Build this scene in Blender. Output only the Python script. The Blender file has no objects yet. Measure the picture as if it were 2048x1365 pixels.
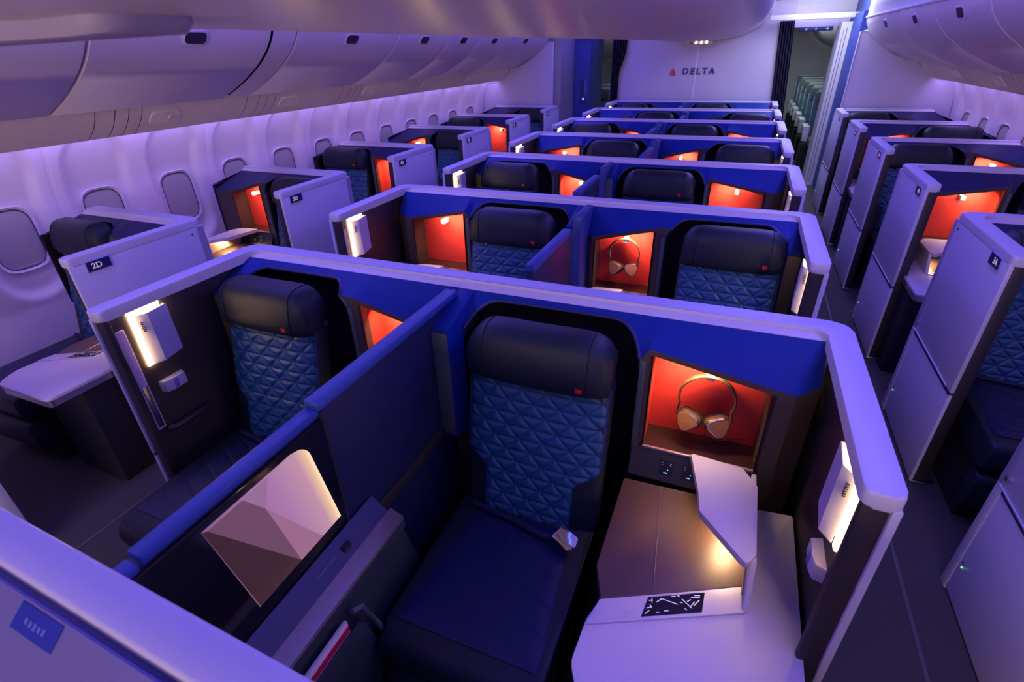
import bpy, bmesh, math, random
from mathutils import Vector, Matrix
random.seed(7)
PI = math.pi
SC = bpy.context.scene
COL = SC.collection

# ------------------------------------------------------------------ camera, world, lights, exposure
RC = ((0.92384744, 0.38187533, -0.02602187), (-0.16675054, 0.46273881, 0.87067046), (-0.3445289, 0.80002751, -0.49117799))
cam = bpy.data.cameras.new('camera'); cam.sensor_width = 36.0; cam.lens = 36.0 * 1030.4 / 2048
cam.clip_start = 0.02; cam.clip_end = 60
cam.dof.use_dof = True; cam.dof.focus_distance = 2.1; cam.dof.aperture_fstop = 5.0
camo = bpy.data.objects.new('camera', cam); COL.objects.link(camo)
mw = Matrix.Identity(4)
for i in range(3):
    mw[i][0] = RC[0][i]; mw[i][1] = RC[1][i]; mw[i][2] = -RC[2][i]
mw.translation = Vector((0, 0, 1.81))
camo.matrix_world = mw
SC.camera = camo
SC.view_settings.view_transform = 'Standard'; SC.view_settings.look = 'None'
SC.view_settings.gamma = 1.0; SC.view_settings.use_curve_mapping = False
SC.view_settings.exposure = 0.0
SC.cycles.use_denoising = True
SC.cycles.max_bounces = 6; SC.cycles.diffuse_bounces = 3; SC.cycles.glossy_bounces = 3; SC.cycles.transmission_bounces = 2
SC.cycles.sample_clamp_indirect = 4.0; SC.cycles.caustics_reflective = False; SC.cycles.caustics_refractive = False
w = bpy.data.worlds.new('world'); SC.world = w; w.use_nodes = True
w.node_tree.nodes['Background'].inputs[0].default_value = (0.05, 0.05, 0.16, 1)
w.node_tree.nodes['Background'].inputs[1].default_value = 0.10

def area(name, loc, aim, sx, sy, power, color, spread=180, parent=None):
    l = bpy.data.lights.new(name, 'AREA'); l.shape = 'RECTANGLE'; l.size = sx; l.size_y = sy
    l.energy = power; l.color = color; l.spread = math.radians(spread)
    o = bpy.data.objects.new(name, l); COL.objects.link(o)
    d = Vector(aim)
    o.location = loc
    zz = -d.normalized(); yy = Vector((0, 1, 0)) if abs(zz.y) < .95 else Vector((0, 0, 1))
    yy = (yy - zz * yy.dot(zz)).normalized(); xx = yy.cross(zz)
    o.rotation_euler = Matrix((xx, yy, zz)).transposed().to_euler()
    if parent: o.parent = parent
    return o
VIO = (0.17, 0.115, 1.0)
BLU = (0.05, 0.10, 1.0)
# cove lighting over both aisles (strips run along the cabin)
area('cove_light', (0.62, 4.2, 2.22), (-.25, 0, -1), .35, 9.4, 66, VIO)
area('cove_light', (-2.16, 4.2, 2.22), (.25, 0, -1), .35, 9.4, 66, VIO)
# strips in the hull's lower flanks wash the centre seats blue
area('cove_light', (-0.05, 4.2, 2.12), (-.45, .1, -1), .10, 9.0, 9, BLU)
area('cove_light', (-1.50, 4.2, 2.12), (.45, .1, -1), .10, 9.0, 9, BLU)
# strips under the outboard bins wash the window walls
area('sidewall_wash_light', (-3.50, 3.9, 1.47), (-.5, 0, -1), .05, 8.0, 20, (.42, .27, 1.0), 165)
area('sidewall_wash_light', (1.94, 3.9, 1.47), (.5, 0, -1), .05, 8.0, 20, (.42, .27, 1.0), 165)
# added unseen fill behind the camera, neutral pinkish, brightens camera-facing surfaces
area('front_fill_light', (-0.75, -3.3, 1.25), (0, 1, .14), 3.4, .9, 105, (1.0, .70, .68))
# bright service light at the aft door and in the rear cabin
area('ceiling_cove_light', (.95, 3.8, 2.10), (-.25, 0, 1), .10, 7.5, 26, (.22, .16, 1.0))
area('ceiling_cove_light', (-2.50, 3.8, 2.10), (.25, 0, 1), .10, 7.5, 26, (.22, .16, 1.0))
area('ceiling_cove_light', (.62, 8.0, 2.12), (0, 0, 1), .6, .5, 15, (.9, .9, 1.0))
area('door_light', (0.72, 8.0, 2.27), (0, .1, -1), .5, .8, 12, (.75, .78, 1.0))
area('rear_cabin_light', (0.9, 12.0, 2.2), (0, 0, -1), .8, 4.0, 45, (.80, .95, 1.0))
area('rear_cabin_light', (-2.6, 11.5, 2.2), (0, 0, -1), .8, 3.0, 22, (.55, .55, 1.0))

# ------------------------------------------------------------------ materials
MATS = {}
def mat(name, col, rough=.5, metal=0.0, emit=None, es=0.0, bump=0.0, bscale=200, spec=.5, var=0.0, vscale=3.0, coat=0.0):
    if name in MATS: return MATS[name]
    m = bpy.data.materials.new(name); m.use_nodes = True; nt = m.node_tree; b = nt.nodes['Principled BSDF']
    b.inputs['Base Color'].default_value = (*col, 1); b.inputs['Roughness'].default_value = rough
    b.inputs['Metallic'].default_value = metal; b.inputs['Specular IOR Level'].default_value = spec
    if coat: b.inputs['Coat Weight'].default_value = coat
    tc = nt.nodes.new('ShaderNodeTexCoord')
    if emit:
        b.inputs['Emission Color'].default_value = (*emit, 1); b.inputs['Emission Strength'].default_value = es
    if bump:
        n = nt.nodes.new('ShaderNodeTexNoise'); n.inputs['Scale'].default_value = bscale; n.inputs['Detail'].default_value = 3
        bp = nt.nodes.new('ShaderNodeBump'); bp.inputs['Strength'].default_value = bump; bp.inputs['Distance'].default_value = .002
        nt.links.new(tc.outputs['Object'], n.inputs['Vector']); nt.links.new(n.outputs['Fac'], bp.inputs['Height'])
        nt.links.new(bp.outputs['Normal'], b.inputs['Normal'])
    if var:
        n = nt.nodes.new('ShaderNodeTexNoise'); n.inputs['Scale'].default_value = vscale; n.inputs['Detail'].default_value = 4
        r = nt.nodes.new('ShaderNodeMapRange'); r.inputs['To Min'].default_value = 1 - var; r.inputs['To Max'].default_value = 1 + var
        mx = nt.nodes.new('ShaderNodeMix'); mx.data_type = 'RGBA'; mx.blend_type = 'MULTIPLY'; mx.inputs[0].default_value = 1
        mx.inputs[6].default_value = (*col, 1)
        nt.links.new(tc.outputs['Object'], n.inputs['Vector']); nt.links.new(n.outputs['Fac'], r.inputs['Value'])
        nt.links.new(r.outputs['Result'], mx.inputs[7]); nt.links.new(mx.outputs[2], b.inputs['Base Color'])
    MATS[name] = m; return m
PALE = mat('pale_shell_plastic', (.60, .59, .68), .42, bump=.15, bscale=400)
WHITE = mat('white_laminate', (.64, .60, .63), .38)
CHAR = mat('charcoal_vinyl', (.030, .024, .024), .5, bump=.35, bscale=300)
FASC = mat('fascia_brown_vinyl', (.085, .062, .050), .5, bump=.3, bscale=300, spec=.3)
TAUPE = mat('taupe_vinyl', (.055, .036, .032), .5, bump=.3, bscale=300)
NAVYC = mat('navy_canopy_vinyl', (.010, .035, .24), .45, bump=.2, bscale=300, spec=.15)
BLACK = mat('black_felt', (.006, .006, .009), .9)
POST = mat('grey_post_plastic', (.085, .11, .11), .45)
LEATH = mat('dark_leather', (.012, .020, .030), .42, bump=.4, bscale=500, spec=.35)
QUILT = mat('navy_quilted_leather', (.016, .095, .20), .36, bump=.25, bscale=500)
CUSH = mat('dark_blue_cushion', (.003, .010, .06), .5, bump=.3, bscale=400)
RED = mat('red_niche_liner', (.62, .040, .028), .55, bump=.1)
NFLOOR = mat('niche_floor_wood', (.035, .014, .012), .3)
PAD = mat('bronze_leather_pad', (.105, .060, .048), .38, bump=.3, bscale=500)
HOOK = mat('pale_hook_plastic', (.85, .78, .75), .4)
METAL = mat('brushed_metal', (.6, .6, .62), .3, 1.0)
CHROME = mat('chrome', (.8, .8, .82), .12, 1.0)
GLOSS = mat('glossy_black', (.01, .01, .014), .12)
WOOD = mat('walnut_disc', (.30, .13, .05), .4, var=.35, vscale=60)
BRONZE = mat('dark_bronze_plastic', (.10, .06, .035), .3, .3)
SLATE = mat('slate_panel', (.022, .036, .044), .55, bump=.2)
NAVY = mat('navy_plate', (.01, .018, .09), .4)
PLATET = mat('plate_text_cream', (.85, .78, .62), .5, emit=(1, .8, .6), es=.25)
REDTAG = mat('red_tag', (.75, .02, .03), .5)
GLOWW = mat('warm_lamp_glow', (1, .8, .5), .5, emit=(1.0, .62, .26), es=48)
GRN = mat('green_led', (.1, .9, .3), .5, emit=(.15, 1, .3), es=1.5)
BLUL = mat('blue_usb_led', (.2, .5, 1), .5, emit=(.15, .45, 1), es=1.3)
CARPET = mat('carpet_charcoal', (.060, .058, .045), .95, bump=.8, bscale=500, var=.4, vscale=400)
WALLP = mat('sidewall_plastic', (.66, .62, .68), .55)
BINP = mat('bin_plastic', (.66, .60, .62), .42, var=.03, vscale=1.5)
PSUP = mat('service_panel_plastic', (.68, .62, .58), .5)
HULL = mat('ceiling_hull_plastic', (.56, .46, .46), .32, var=.05, vscale=1.2)
CEIL = mat('ceiling_plastic', (.75, .75, .80), .5)
DARKGAP = mat('dark_gap', (.02, .015, .04), .8)
SHADE = mat('window_shade', (.36, .35, .36), .6)
BULK = mat('bulkhead_laminate', (.60, .57, .64), .5, var=.03)
BLUEM = mat('blue_monument_laminate', (.02, .05, .26), .5)
CURT = mat('navy_curtain', (.003, .004, .025), .8)
SIDEC = mat('canopy_vinyl_side_light', (.028, .030, .105), .45, bump=.2, bscale=300, spec=.2)  # same vinyl as the centre canopy, differing light put into its colour
GREYW = mat('grey_closet_laminate', (.30, .30, .31), .5)
REARF = mat('rear_seat_fabric', (.07, .14, .19), .8, bump=.6, bscale=60)
REARG = mat('rear_seat_headrest', (.10, .12, .12), .6)
REARP = mat('rear_seat_shell', (.5, .5, .53), .4)
LOGOB = mat('logo_navy', (.008, .015, .12), .4)
LOGOR = mat('logo_red', (.75, .02, .04), .35)
LOGOR2 = mat('logo_dark_red', (.45, .01, .03), .35)

# ------------------------------------------------------------------ helpers
def link(o, parent=None):
    COL.objects.link(o)
    if parent: o.parent = parent
    return o
def meshobj(name, bm, m, parent=None, smooth=True, ang=35, mats=None):
    me = bpy.data.meshes.new(name)
    bmesh.ops.recalc_face_normals(bm, faces=bm.faces)
    bm.to_mesh(me); bm.free()
    for x in (mats or [m]): me.materials.append(x)
    if smooth:
        for p in me.polygons: p.use_smooth = True
        me.set_sharp_from_angle(angle=math.radians(ang))
    return link(bpy.data.objects.new(name, me), parent)
def empty(name, loc=(0, 0, 0), rz=0, parent=None):
    o = bpy.data.objects.new(name, None); o.empty_display_size = .1
    o.location = loc; o.rotation_euler = (0, 0, rz); return link(o, parent)
def tag(o, label, cat, group=None):
    o['label'] = label; o['category'] = cat
    if group: o['group'] = group
    return o
def structure(o): o['kind'] = 'structure'; return o
def add_box(bm, a, b, bev=0.0, seg=2, mi=0):
    x0, y0, z0 = a; x1, y1, z1 = b
    vs = [bm.verts.new(p) for p in ((x0,y0,z0),(x1,y0,z0),(x1,y1,z0),(x0,y1,z0),(x0,y0,z1),(x1,y0,z1),(x1,y1,z1),(x0,y1,z1))]
    fs = [bm.faces.new([vs[i] for i in q]) for q in ((3,2,1,0),(4,5,6,7),(0,1,5,4),(1,2,6,5),(2,3,7,6),(3,0,4,7))]
    for f in fs: f.material_index = mi
    if bev:
        es = list({e for f in fs for e in f.edges})
        bmesh.ops.bevel(bm, geom=es, offset=bev, segments=seg, affect='EDGES', profile=.5)
def box(name, a, b, m, parent=None, bev=0.0, seg=2):
    bm = bmesh.new(); add_box(bm, a, b, bev, seg); return meshobj(name, bm, m, parent)
def add_prism(bm, pts, z0, z1, bev=0.0, axis='z', seg=2):
    def P(p, h):
        if axis == 'z': return (p[0], p[1], h)
        if axis == 'x': return (h, p[0], p[1])
        return (p[0], h, p[1])
    n = len(pts)
    lo = [bm.verts.new(P(p, z0)) for p in pts]; hi = [bm.verts.new(P(p, z1)) for p in pts]
    fs = [bm.faces.new(lo[::-1]), bm.faces.new(hi)]
    fs += [bm.faces.new((lo[i], lo[(i+1) % n], hi[(i+1) % n], hi[i])) for i in range(n)]
    if bev:
        es = list({e for f in fs[:2] for e in f.edges})
        bmesh.ops.bevel(bm, geom=es, offset=bev, segments=seg, affect='EDGES', profile=.5)
def prism(name, pts, z0, z1, m, parent=None, bev=0.0, axis='z'):
    bm = bmesh.new(); add_prism(bm, pts, z0, z1, bev, axis); return meshobj(name, bm, m, parent)
def rounded(pts, radii, n=6):
    out = []
    N = len(pts)
    for i in range(N):
        p = Vector(pts[i]); r = radii[i] if isinstance(radii, (list, tuple)) else radii
        if r <= 0: out.append(tuple(p)); continue
        a = (Vector(pts[i-1]) - p).normalized(); b = (Vector(pts[(i+1) % N]) - p).normalized()
        t = min(r / max(math.tan(a.angle(b) / 2), .05), (Vector(pts[i-1]) - p).length * .49, (Vector(pts[(i+1) % N]) - p).length * .49)
        s = p + a * t; e = p + b * t
        for k in range(n + 1):
            u = k / n; q = s * (1-u)**2 + p * 2*u*(1-u) + e * u*u
            out.append(tuple(q))
    return out
def add_quad(bm, *pts, mi=0):
    f = bm.faces.new([bm.verts.new(p) for p in pts]); f.material_index = mi; return f
def add_grid(bm, fn, nu, nv, mi=0):
    vs = [[bm.verts.new(fn(i / nu, j / nv)) for j in range(nv + 1)] for i in range(nu + 1)]
    for i in range(nu):
        for j in range(nv):
            f = bm.faces.new((vs[i][j], vs[i+1][j], vs[i+1][j+1], vs[i][j+1])); f.material_index = mi
    return vs
def add_tube(bm, path, r, n=8, cap=True):
    path = [Vector(p) for p in path]; rings = []
    for i, p in enumerate(path):
        t = (path[min(i+1, len(path)-1)] - path[max(i-1, 0)]).normalized()
        a = Vector((0, 0, 1)) if abs(t.z) < .9 else Vector((1, 0, 0))
        u = t.cross(a).normalized(); v = t.cross(u)
        rr = r[i] if isinstance(r, (list, tuple)) else r
        rings.append([bm.verts.new(p + (u * math.cos(2*PI*k/n) + v * math.sin(2*PI*k/n)) * rr) for k in range(n)])
    for a, b in zip(rings, rings[1:]):
        for k in range(n): bm.faces.new((a[k], a[(k+1) % n], b[(k+1) % n], b[k]))
    if cap: bm.faces.new(rings[0][::-1]); bm.faces.new(rings[-1])
def tube(name, path, r, m, parent=None, n=8):
    bm = bmesh.new(); add_tube(bm, path, r, n); return meshobj(name, bm, m, parent)
def cyl(bm, c, ax, r, h, n=24, r2=None):
    c = Vector(c); ax = Vector(ax).normalized()
    mt = Matrix.Translation(c) @ ax.to_track_quat('Z', 'Y').to_matrix().to_4x4()
    bmesh.ops.create_cone(bm, cap_ends=True, segments=n, radius1=r, radius2=r if r2 is None else r2, depth=h, matrix=mt)
def text(name, body, size, m, loc, rot, parent=None, extrude=.0006, bold=0.0, spacing=1.0, align='CENTER'):
    c = bpy.data.curves.new(name, 'FONT'); c.body = body; c.size = size; c.extrude = extrude; c.offset = bold
    c.align_x = align; c.align_y = 'CENTER'; c.space_character = spacing; c.materials.append(m)
    tmp = bpy.data.objects.new('tmp', c); COL.objects.link(tmp)
    dg = bpy.context.evaluated_depsgraph_get(); me = bpy.data.meshes.new_from_object(tmp.evaluated_get(dg))
    bpy.data.objects.remove(tmp); bpy.data.curves.remove(c)
    if not me.materials: me.materials.append(m)
    o = bpy.data.objects.new(name, me); o.location = loc; o.rotation_euler = rot
    return link(o, parent)
def lerp(a, b, t): return a + (b - a) * t
def copy_tree(o, parent=None):
    c = o.copy(); COL.objects.link(c); c.parent = parent
    for ch in CHILD.get(o.name, []): copy_tree(ch, c)
    return c
CHILD = {}
def index_children():
    CHILD.clear()
    for o in bpy.data.objects:
        if o.parent: CHILD.setdefault(o.parent.name, []).append(o)

# ------------------------------------------------------------------ the cabin shell
XL, XR = -3.72, 2.16          # window walls
YB = 8.95                     # rear partition
# floor
bm = bmesh.new(); add_box(bm, (XL - .1, -3.6, -.06), (XR + .1, 16.0, 0)); structure(meshobj('floor', bm, CARPET))
for x in (-2.16, .68):
    for dx in (-.17, .17):
        structure(box('trim_1', (x + dx - .007, -1, 0.0), (x + dx + .007, 8.9, .003), mat('seat_track_cover', (.09, .085, .08), .6)))
# ceiling panels over the aisles
def strip_surface(name, prof, y0, y1, m, ny=1, thick=0.0):
    bm = bmesh.new(); n = len(prof) - 1
    add_grid(bm, lambda s, t: (prof[round(s*n)][0], lerp(y0, y1, t), prof[round(s*n)][1]), n, ny)
    return meshobj(name, bm, m, ang=50)
def arc(p0, p1, p2, n=8):
    return [tuple(Vector(p0)*(1-u)**2 + Vector(p1)*2*u*(1-u) + Vector(p2)*u*u) for u in [k / n for k in range(n + 1)]]
structure(strip_surface('ceiling', arc((.02, 2.30), (.55, 2.52), (1.22, 2.30)), -3.6, 8.6, CEIL))
structure(strip_surface('ceiling', arc((-1.58, 2.30), (-2.1, 2.52), (-2.78, 2.30)), -3.6, 8.6, CEIL))
# centre hull
hp = []
for d, z in ((-.875, 2.42), (-.87, 2.20), (-.84, 2.11), (-.78, 2.03), (-.70, 1.975), (-.58, 1.925), (-.45, 1.89), (-.30, 1.868), (-.15, 1.858), (0, 1.855),
             (.15, 1.858), (.30, 1.868), (.45, 1.89), (.58, 1.925), (.70, 1.975), (.78, 2.03), (.84, 2.11), (.87, 2.20), (.875, 2.42)):
    hp.append((-.77 + d, z))
structure(strip_surface('ceiling', hp, -1.2, YB, HULL, 12))
bm = bmesh.new()
for yj in (2.9, 5.0, 7.0):
    for a, b in zip(hp[2:-2], hp[3:-1]):
        add_quad(bm, (a[0], yj, a[1] - .0008), (b[0], yj, b[1] - .0008), (b[0], yj + .004, b[1] - .0008), (a[0], yj + .004, a[1] - .0008))
structure(meshobj('trim_2', bm, DARKGAP))
# pale rim where the hull meets the rear partition
bm = bmesh.new(); add_tube(bm, [(x, YB - .012, z - .008) for x, z in hp[1:-1]], .010, 6); structure(meshobj('trim_3', bm, PALE))
# side walls with sculpted window bays
WY = [1.02 + .533 * k for k in range(-3, 13)]
def wall_x(y, z, sgn):
    # bulge outwards below, lean inwards at the top
    base = .0 if z < 1.10 else ((z - 1.10) / .35) ** 1.6 * .115
    if z < .55: base = (.55 - z) * .22
    rec = 0
    for wy in WY:
        d = abs(y - wy)
        if d < .27:
            hw = .165; zc0, zc1 = .62, 1.40
            # rounded slot distance
            cz = min(max(z, zc0 + hw), zc1 - hw * .8); dd = math.hypot(d, z - cz) if (z < zc0 + hw or z > zc1 - hw * .8) else d
            t = (hw + .045 - dd) / .055
            t = max(0, min(1, t)); rec = max(rec, t * t * (3 - 2*t) * (.030 + .02 * max(0, min(1, (1.36 - z) / .22))))
    seam = 0
    for wy in WY[::2]:
        if abs(y - (wy + .2665)) < .006: seam = .006
    return (XL + base - rec - seam) if sgn < 0 else (XR - base + rec + seam)
for sgn, nm in ((-1, 'wall_left'), (1, 'wall_right')):
    bm = bmesh.new(); y0, y1 = .2, 7.92
    NYG = 620 if sgn < 0 else 420
    if sgn > 0: y0 = 3.2
    add_grid(bm, lambda s, t: (wall_x(lerp(y0, y1, s), lerp(0, 1.48, t), sgn), lerp(y0, y1, s), lerp(0, 1.48, t)), NYG, 84)
    structure(meshobj(nm, bm, WALLP, ang=80))
    bm = bmesh.new(); xx = XL if sgn < 0 else XR
    add_quad(bm, (xx, -3.6, 0), (xx, y0, 0), (xx, y0, 1.48), (xx, -3.6, 1.48)); structure(meshobj(nm, bm, WALLP))
# windows: rounded rim and a lowered shade
wn = 0
for sgn in (-1, 1):
    for wy in WY:
        if wy < .9 or wy > 7.8 or (sgn > 0 and wy < 4.0): continue
        wn += 1
        zc = .93; xx = wall_x(wy, zc, sgn)
        rt = empty('window_%d' % wn, (xx, wy, zc)); structure(rt)
        out = rounded([(-.135, -.185), (.135, -.185), (.135, .185), (-.135, .185)], .10, 8)
        inn = rounded([(-.118, -.168), (.118, -.168), (.118, .168), (-.118, .168)], .09, 8)
        bm = bmesh.new(); n = len(out); e = -sgn
        def ring(pts, d): return [bm.verts.new((d * e, p[0], p[1])) for p in pts]
        a = ring(out, -.002); b = ring([(p[0]*.97, p[1]*.98) for p in out], .013); c = ring(inn, .004); d_ = ring(inn, -.0)
        for r1, r2 in ((a, b), (b, c), (c, d_)):
            for k in range(n): bm.faces.new((r1[k], r1[(k+1) % n], r2[(k+1) % n], r2[k]))
        structure(meshobj('window_frame', bm, WALLP, rt))
        bm = bmesh.new(); bm.faces.new([bm.verts.new((.0015 * e, p[0], p[1])) for p in inn])
        structure(meshobj('window_shade', bm, SHADE, rt))
        ob = bmesh.new(); add_tube(ob, [(.0045 * e, p[0]*.985, p[1]*.985) for p in inn] + [(.0045 * e, inn[0][0]*.985, inn[0][1]*.985)], .0022, 5, False); structure(meshobj('window_groove', ob, DARKGAP, rt))
        structure(box('shade_handle', (-.004 if e < 0 else .0, -.10, -.162), (.0 if e < 0 else .006, .10, -.150), SHADE, rt, .002))

# outboard bins
def bin_profile(sgn):
    p = arc((-2.64, 2.02), (-2.66, 1.80), (-3.20, 1.585), 14)
    if sgn > 0: p = [(-1.56 - x, z) for x, z in p]   # mirrored about the cabin centre line
    return p
def psu_profile(sgn):
    p = [(-3.22, 1.60)] + arc((-3.27, 1.578), (-3.33, 1.475), (-3.43, 1.428), 8)
    if sgn > 0: p = [(-1.56 - x, z) for x, z in p]
    return p
for sgn, side in ((-1, 'left'), (1, 'right')):
    prof = bin_profile(sgn)
    if sgn < 0: spans = [(.62, 1.685, 1.15), (1.70, 2.735, 2.226), (2.955, 4.08, 3.506), (4.095, 4.95, 4.508), (4.965, 5.62, 5.248), (5.635, 6.42, 5.99), (6.435, 7.78, 6.94)]
    else: spans = [(2.9, 3.93, 3.40), (3.945, 5.0, 4.459), (5.015, 6.12, 5.577), (6.135, 7.80, 6.73)]
    for i, (a, b, ly) in enumerate(spans):
        rt = empty('overhead_bin', (0, 0, 0))
        w_ = ('left' if sgn < 0 else 'right')
        ords = ['nearest', 'second', 'third', 'fourth', 'fifth', 'sixth', 'seventh', 'farthest']
        tag(rt, 'pale curved overhead bin over %s windows, %s along from the camera' % (w_, ords[i] if i < len(spans) - 1 else 'farthest'), 'overhead bin', 'overhead bins over the %s windows' % w_)
        bm = bmesh.new(); n = len(prof) - 1
        r = .008
        back = [(p[0] + (-.04 if sgn < 0 else .04), p[1] + .03) for p in prof]
        ys = [(a, 0), (a + .004, 1), (b - .004, 1), (b, 0)]
        vs = [[bm.verts.new((lerp(prof[k][0], back[k][0], 0 if f else .15), y, lerp(prof[k][1], back[k][1], 0 if f else .15))) for k in range(n + 1)] for y, f in ys]
        for r1, r2 in zip(vs, vs[1:]):
            for k in range(n): bm.faces.new((r1[k], r1[k+1], r2[k+1], r2[k]))
        for yy, row in ((a, vs[0]), (b, vs[-1])):
            bk = [bm.verts.new((back[k][0], yy, back[k][1])) for k in range(n + 1)]
            for k in range(n): bm.faces.new((row[k], row[k+1], bk[k+1], bk[k]))
        meshobj('bin_door', bm, BINP, rt, ang=60)
        # latch : dark recess with pale rim
        k = 3 if sgn < 0 else 2
        p0, p1 = Vector(prof[k]), Vector(prof[k+1]); t = (p1 - p0).normalized(); nrm = Vector((-t[1], t[0])) if sgn < 0 else Vector((t[1], -t[0]))
        if nrm[1] > 0: nrm = -nrm
        pc = (p0 + p1) / 2
        def LP(du, dv, dn):
            q = pc + t * dv + nrm * dn; return (q[0], ly + du, q[1])
        for nm, hw, hh, dn, mm in (('latch', .078, .040, .004, BINP), ('latch_recess', .062, .030, .0055, DARKGAP)):
            pts = rounded([(-hw, -hh), (hw, -hh), (hw, hh), (-hw, hh)], hh * .9, 5)
            bm = bmesh.new(); bm.faces.new([bm.verts.new(LP(u, v, dn)) for u, v in pts])
            f2 = [bm.verts.new(LP(u*1.08, v*1.1, 0)) for u, v in pts]; bm.verts.ensure_lookup_table()
            m_ = len(pts)
            for q in range(m_): bm.faces.new((bm.verts[q], bm.verts[(q+1) % m_], f2[(q+1) % m_], f2[q]))
            if nm == 'latch': lo = meshobj(nm, bm, mm, rt)
            else: meshobj(nm, bm, mm, lo)
    # filler between the bins, body behind, top lip
    if sgn < 0:
        bm = bmesh.new(); n = len(prof) - 1
        for a, b in ((2.75, 2.94), (-.6, .61)):
            add_grid(bm, lambda s, t: (prof[round(s*n)][0], lerp(a, b, t), prof[round(s*n)][1]), n, 1)
        structure(meshobj('trim_4', bm, BINP, ang=60))
    bp = [(p[0] + (-.035 if sgn < 0 else .035), p[1] + .025) for p in prof]
    structure(strip_surface('trim_15', bp, -.8, 7.80, DARKGAP))
    tx = prof[0][0]
    structure(box('trim_5', (min(tx, tx + sgn * .12), -.8, 2.035), (max(tx, tx + sgn * .12), 7.8, 2.30), CEIL))
    bm = bmesh.new(); add_tube(bm, [(tx, -.8, 2.035), (tx, 7.8, 2.035)], .014, 8); structure(meshobj('trim_6', bm, CEIL))
    pp = psu_profile(sgn)
    o = strip_surface('trim_7', pp, -.8, 7.80, PSUP); structure(o)
    # lip that hides the strip light
    lx = pp[-1][0]
    structure(box('trim_8', (min(lx, lx - sgn * .0 + (-.015 if sgn < 0 else .015)), -.8, 1.425), (max(lx, lx + (-.015 if sgn < 0 else .015)), 7.80, 1.45), PSUP))
    # seams and service units on the strip
    bm = bmesh.new()
    yy = .9
    while yy < 7.6:
        for dy in (0, .11, .19, .27):
            for p, q in zip(pp[1:], pp[2:]):
                bend = .05
                add_quad(bm, (p[0], yy + dy, p[1] - .001), (q[0], yy + dy, q[1] - .001), (q[0], yy + dy + .004, q[1] - .001), (p[0], yy + dy + .004, p[1] - .001))
        yy += 1.05
    structure(meshobj('trim_9', bm, DARKGAP))
    yy = 1.33; q = 0
    while yy < 7.5:
        a_, b_ = Vector(pp[4]), Vector(pp[5]); t = (b_ - a_).normalized()
        rt = empty('passenger_service_unit', (a_[0], yy, a_[1]))
        q += 1
        tag(rt, 'small pale air nozzle unit under %s bins, number %s from the camera' % (side, ['one', 'two', 'three', 'four', 'five', 'six', 'seven'][q-1]), 'service unit', 'service units under the %s bins' % side)
        bm = bmesh.new(); pts = rounded([(-.10, -.045), (.10, -.045), (.10, .045), (-.10, .045)], .04, 5)
        nr = Vector((t[1], -t[0])); nr = -nr if nr[1] > 0 else nr
        top = [bm.verts.new((t[0]*v + nr[0]*.006, u, t[1]*v + nr[1]*.006)) for u, v in pts]
        bot = [bm.verts.new((t[0]*v*1.15 - nr[0]*.004, u*1.08, t[1]*v*1.15 - nr[1]*.004)) for u, v in pts]
        bm.faces.new(top)
        for k in range(len(pts)): bm.faces.new((top[k], top[(k+1) % len(pts)], bot[(k+1) % len(pts)], bot[k]))
        meshobj('housing', bm, mat('service_unit_lens', (.72, .70, .66), .35), rt)
        bm = bmesh.new(); cyl(bm, (nr[0]*.010, .03, nr[1]*.010), (nr[0], 0, nr[1]), .018, .012, 16); meshobj('air_nozzle', bm, PSUP, rt)
        yy += 1.05
# window-side partitions that close the cabin aft (profiles follow the bins)
def divider_panel(sgn, nm):
    pts = [(-2.62, 0), (-2.62, 1.895), (-2.68, 1.905), (-2.80, 1.80), (-3.0, 1.66), (-3.14, 1.60), (-3.24, 1.59), (-3.30, 1.53), (-3.42, 1.44), (-3.54, 1.405), (-3.64, 1.40), (-3.69, 1.30), (-3.71, 1.0), (-3.71, 0)]
    if sgn > 0: pts = [(-1.56 - x, z) for x, z in pts]
    bm = bmesh.new(); add_prism(bm, pts, 7.83, 7.87, axis='y'); o = structure(meshobj(nm, bm, BULK, ang=30))
    bm = bmesh.new(); add_tube(bm, [(p[0], 7.83, p[1]) for p in pts], .012, 6); structure(meshobj('trim_10', bm, PALE))
    return o
divider_panel(-1, 'wall_aft_left'); divider_panel(1, 'wall_aft_right')
# filler above/behind those panels
structure(box('wall_back', (-3.8, 7.90, 0), (-2.52, 9.3, 2.4), GREYW))
# blue monument on the left with its switches
rt = structure(box('wall_blue_left', (-2.515, 8.55, 0), (-2.27, 9.35, 2.4), BLUEM))
t_ = empty('crew_panel', (-2.36, 8.545, 1.1)); tag(t_, 'slim crew switch panel on the blue wall beside the left doorway', 'control panel')
box('plate', (-.05, -.004, -.05), (.05, .0, .30), mat('blue_panel_plate', (.02, .05, .22), .35), t_, .002)
box('slot', (-.012, -.007, .12), (.014, -.004, .27), NAVY, t_)
bm = bmesh.new(); cyl(bm, (0, -.006, .03), (0, 1, 0), .012, .004, 16); meshobj('button', bm, mat('lit_button', (1, .9, .8), .4, emit=(1, .9, .8), es=1.2), t_)
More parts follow.
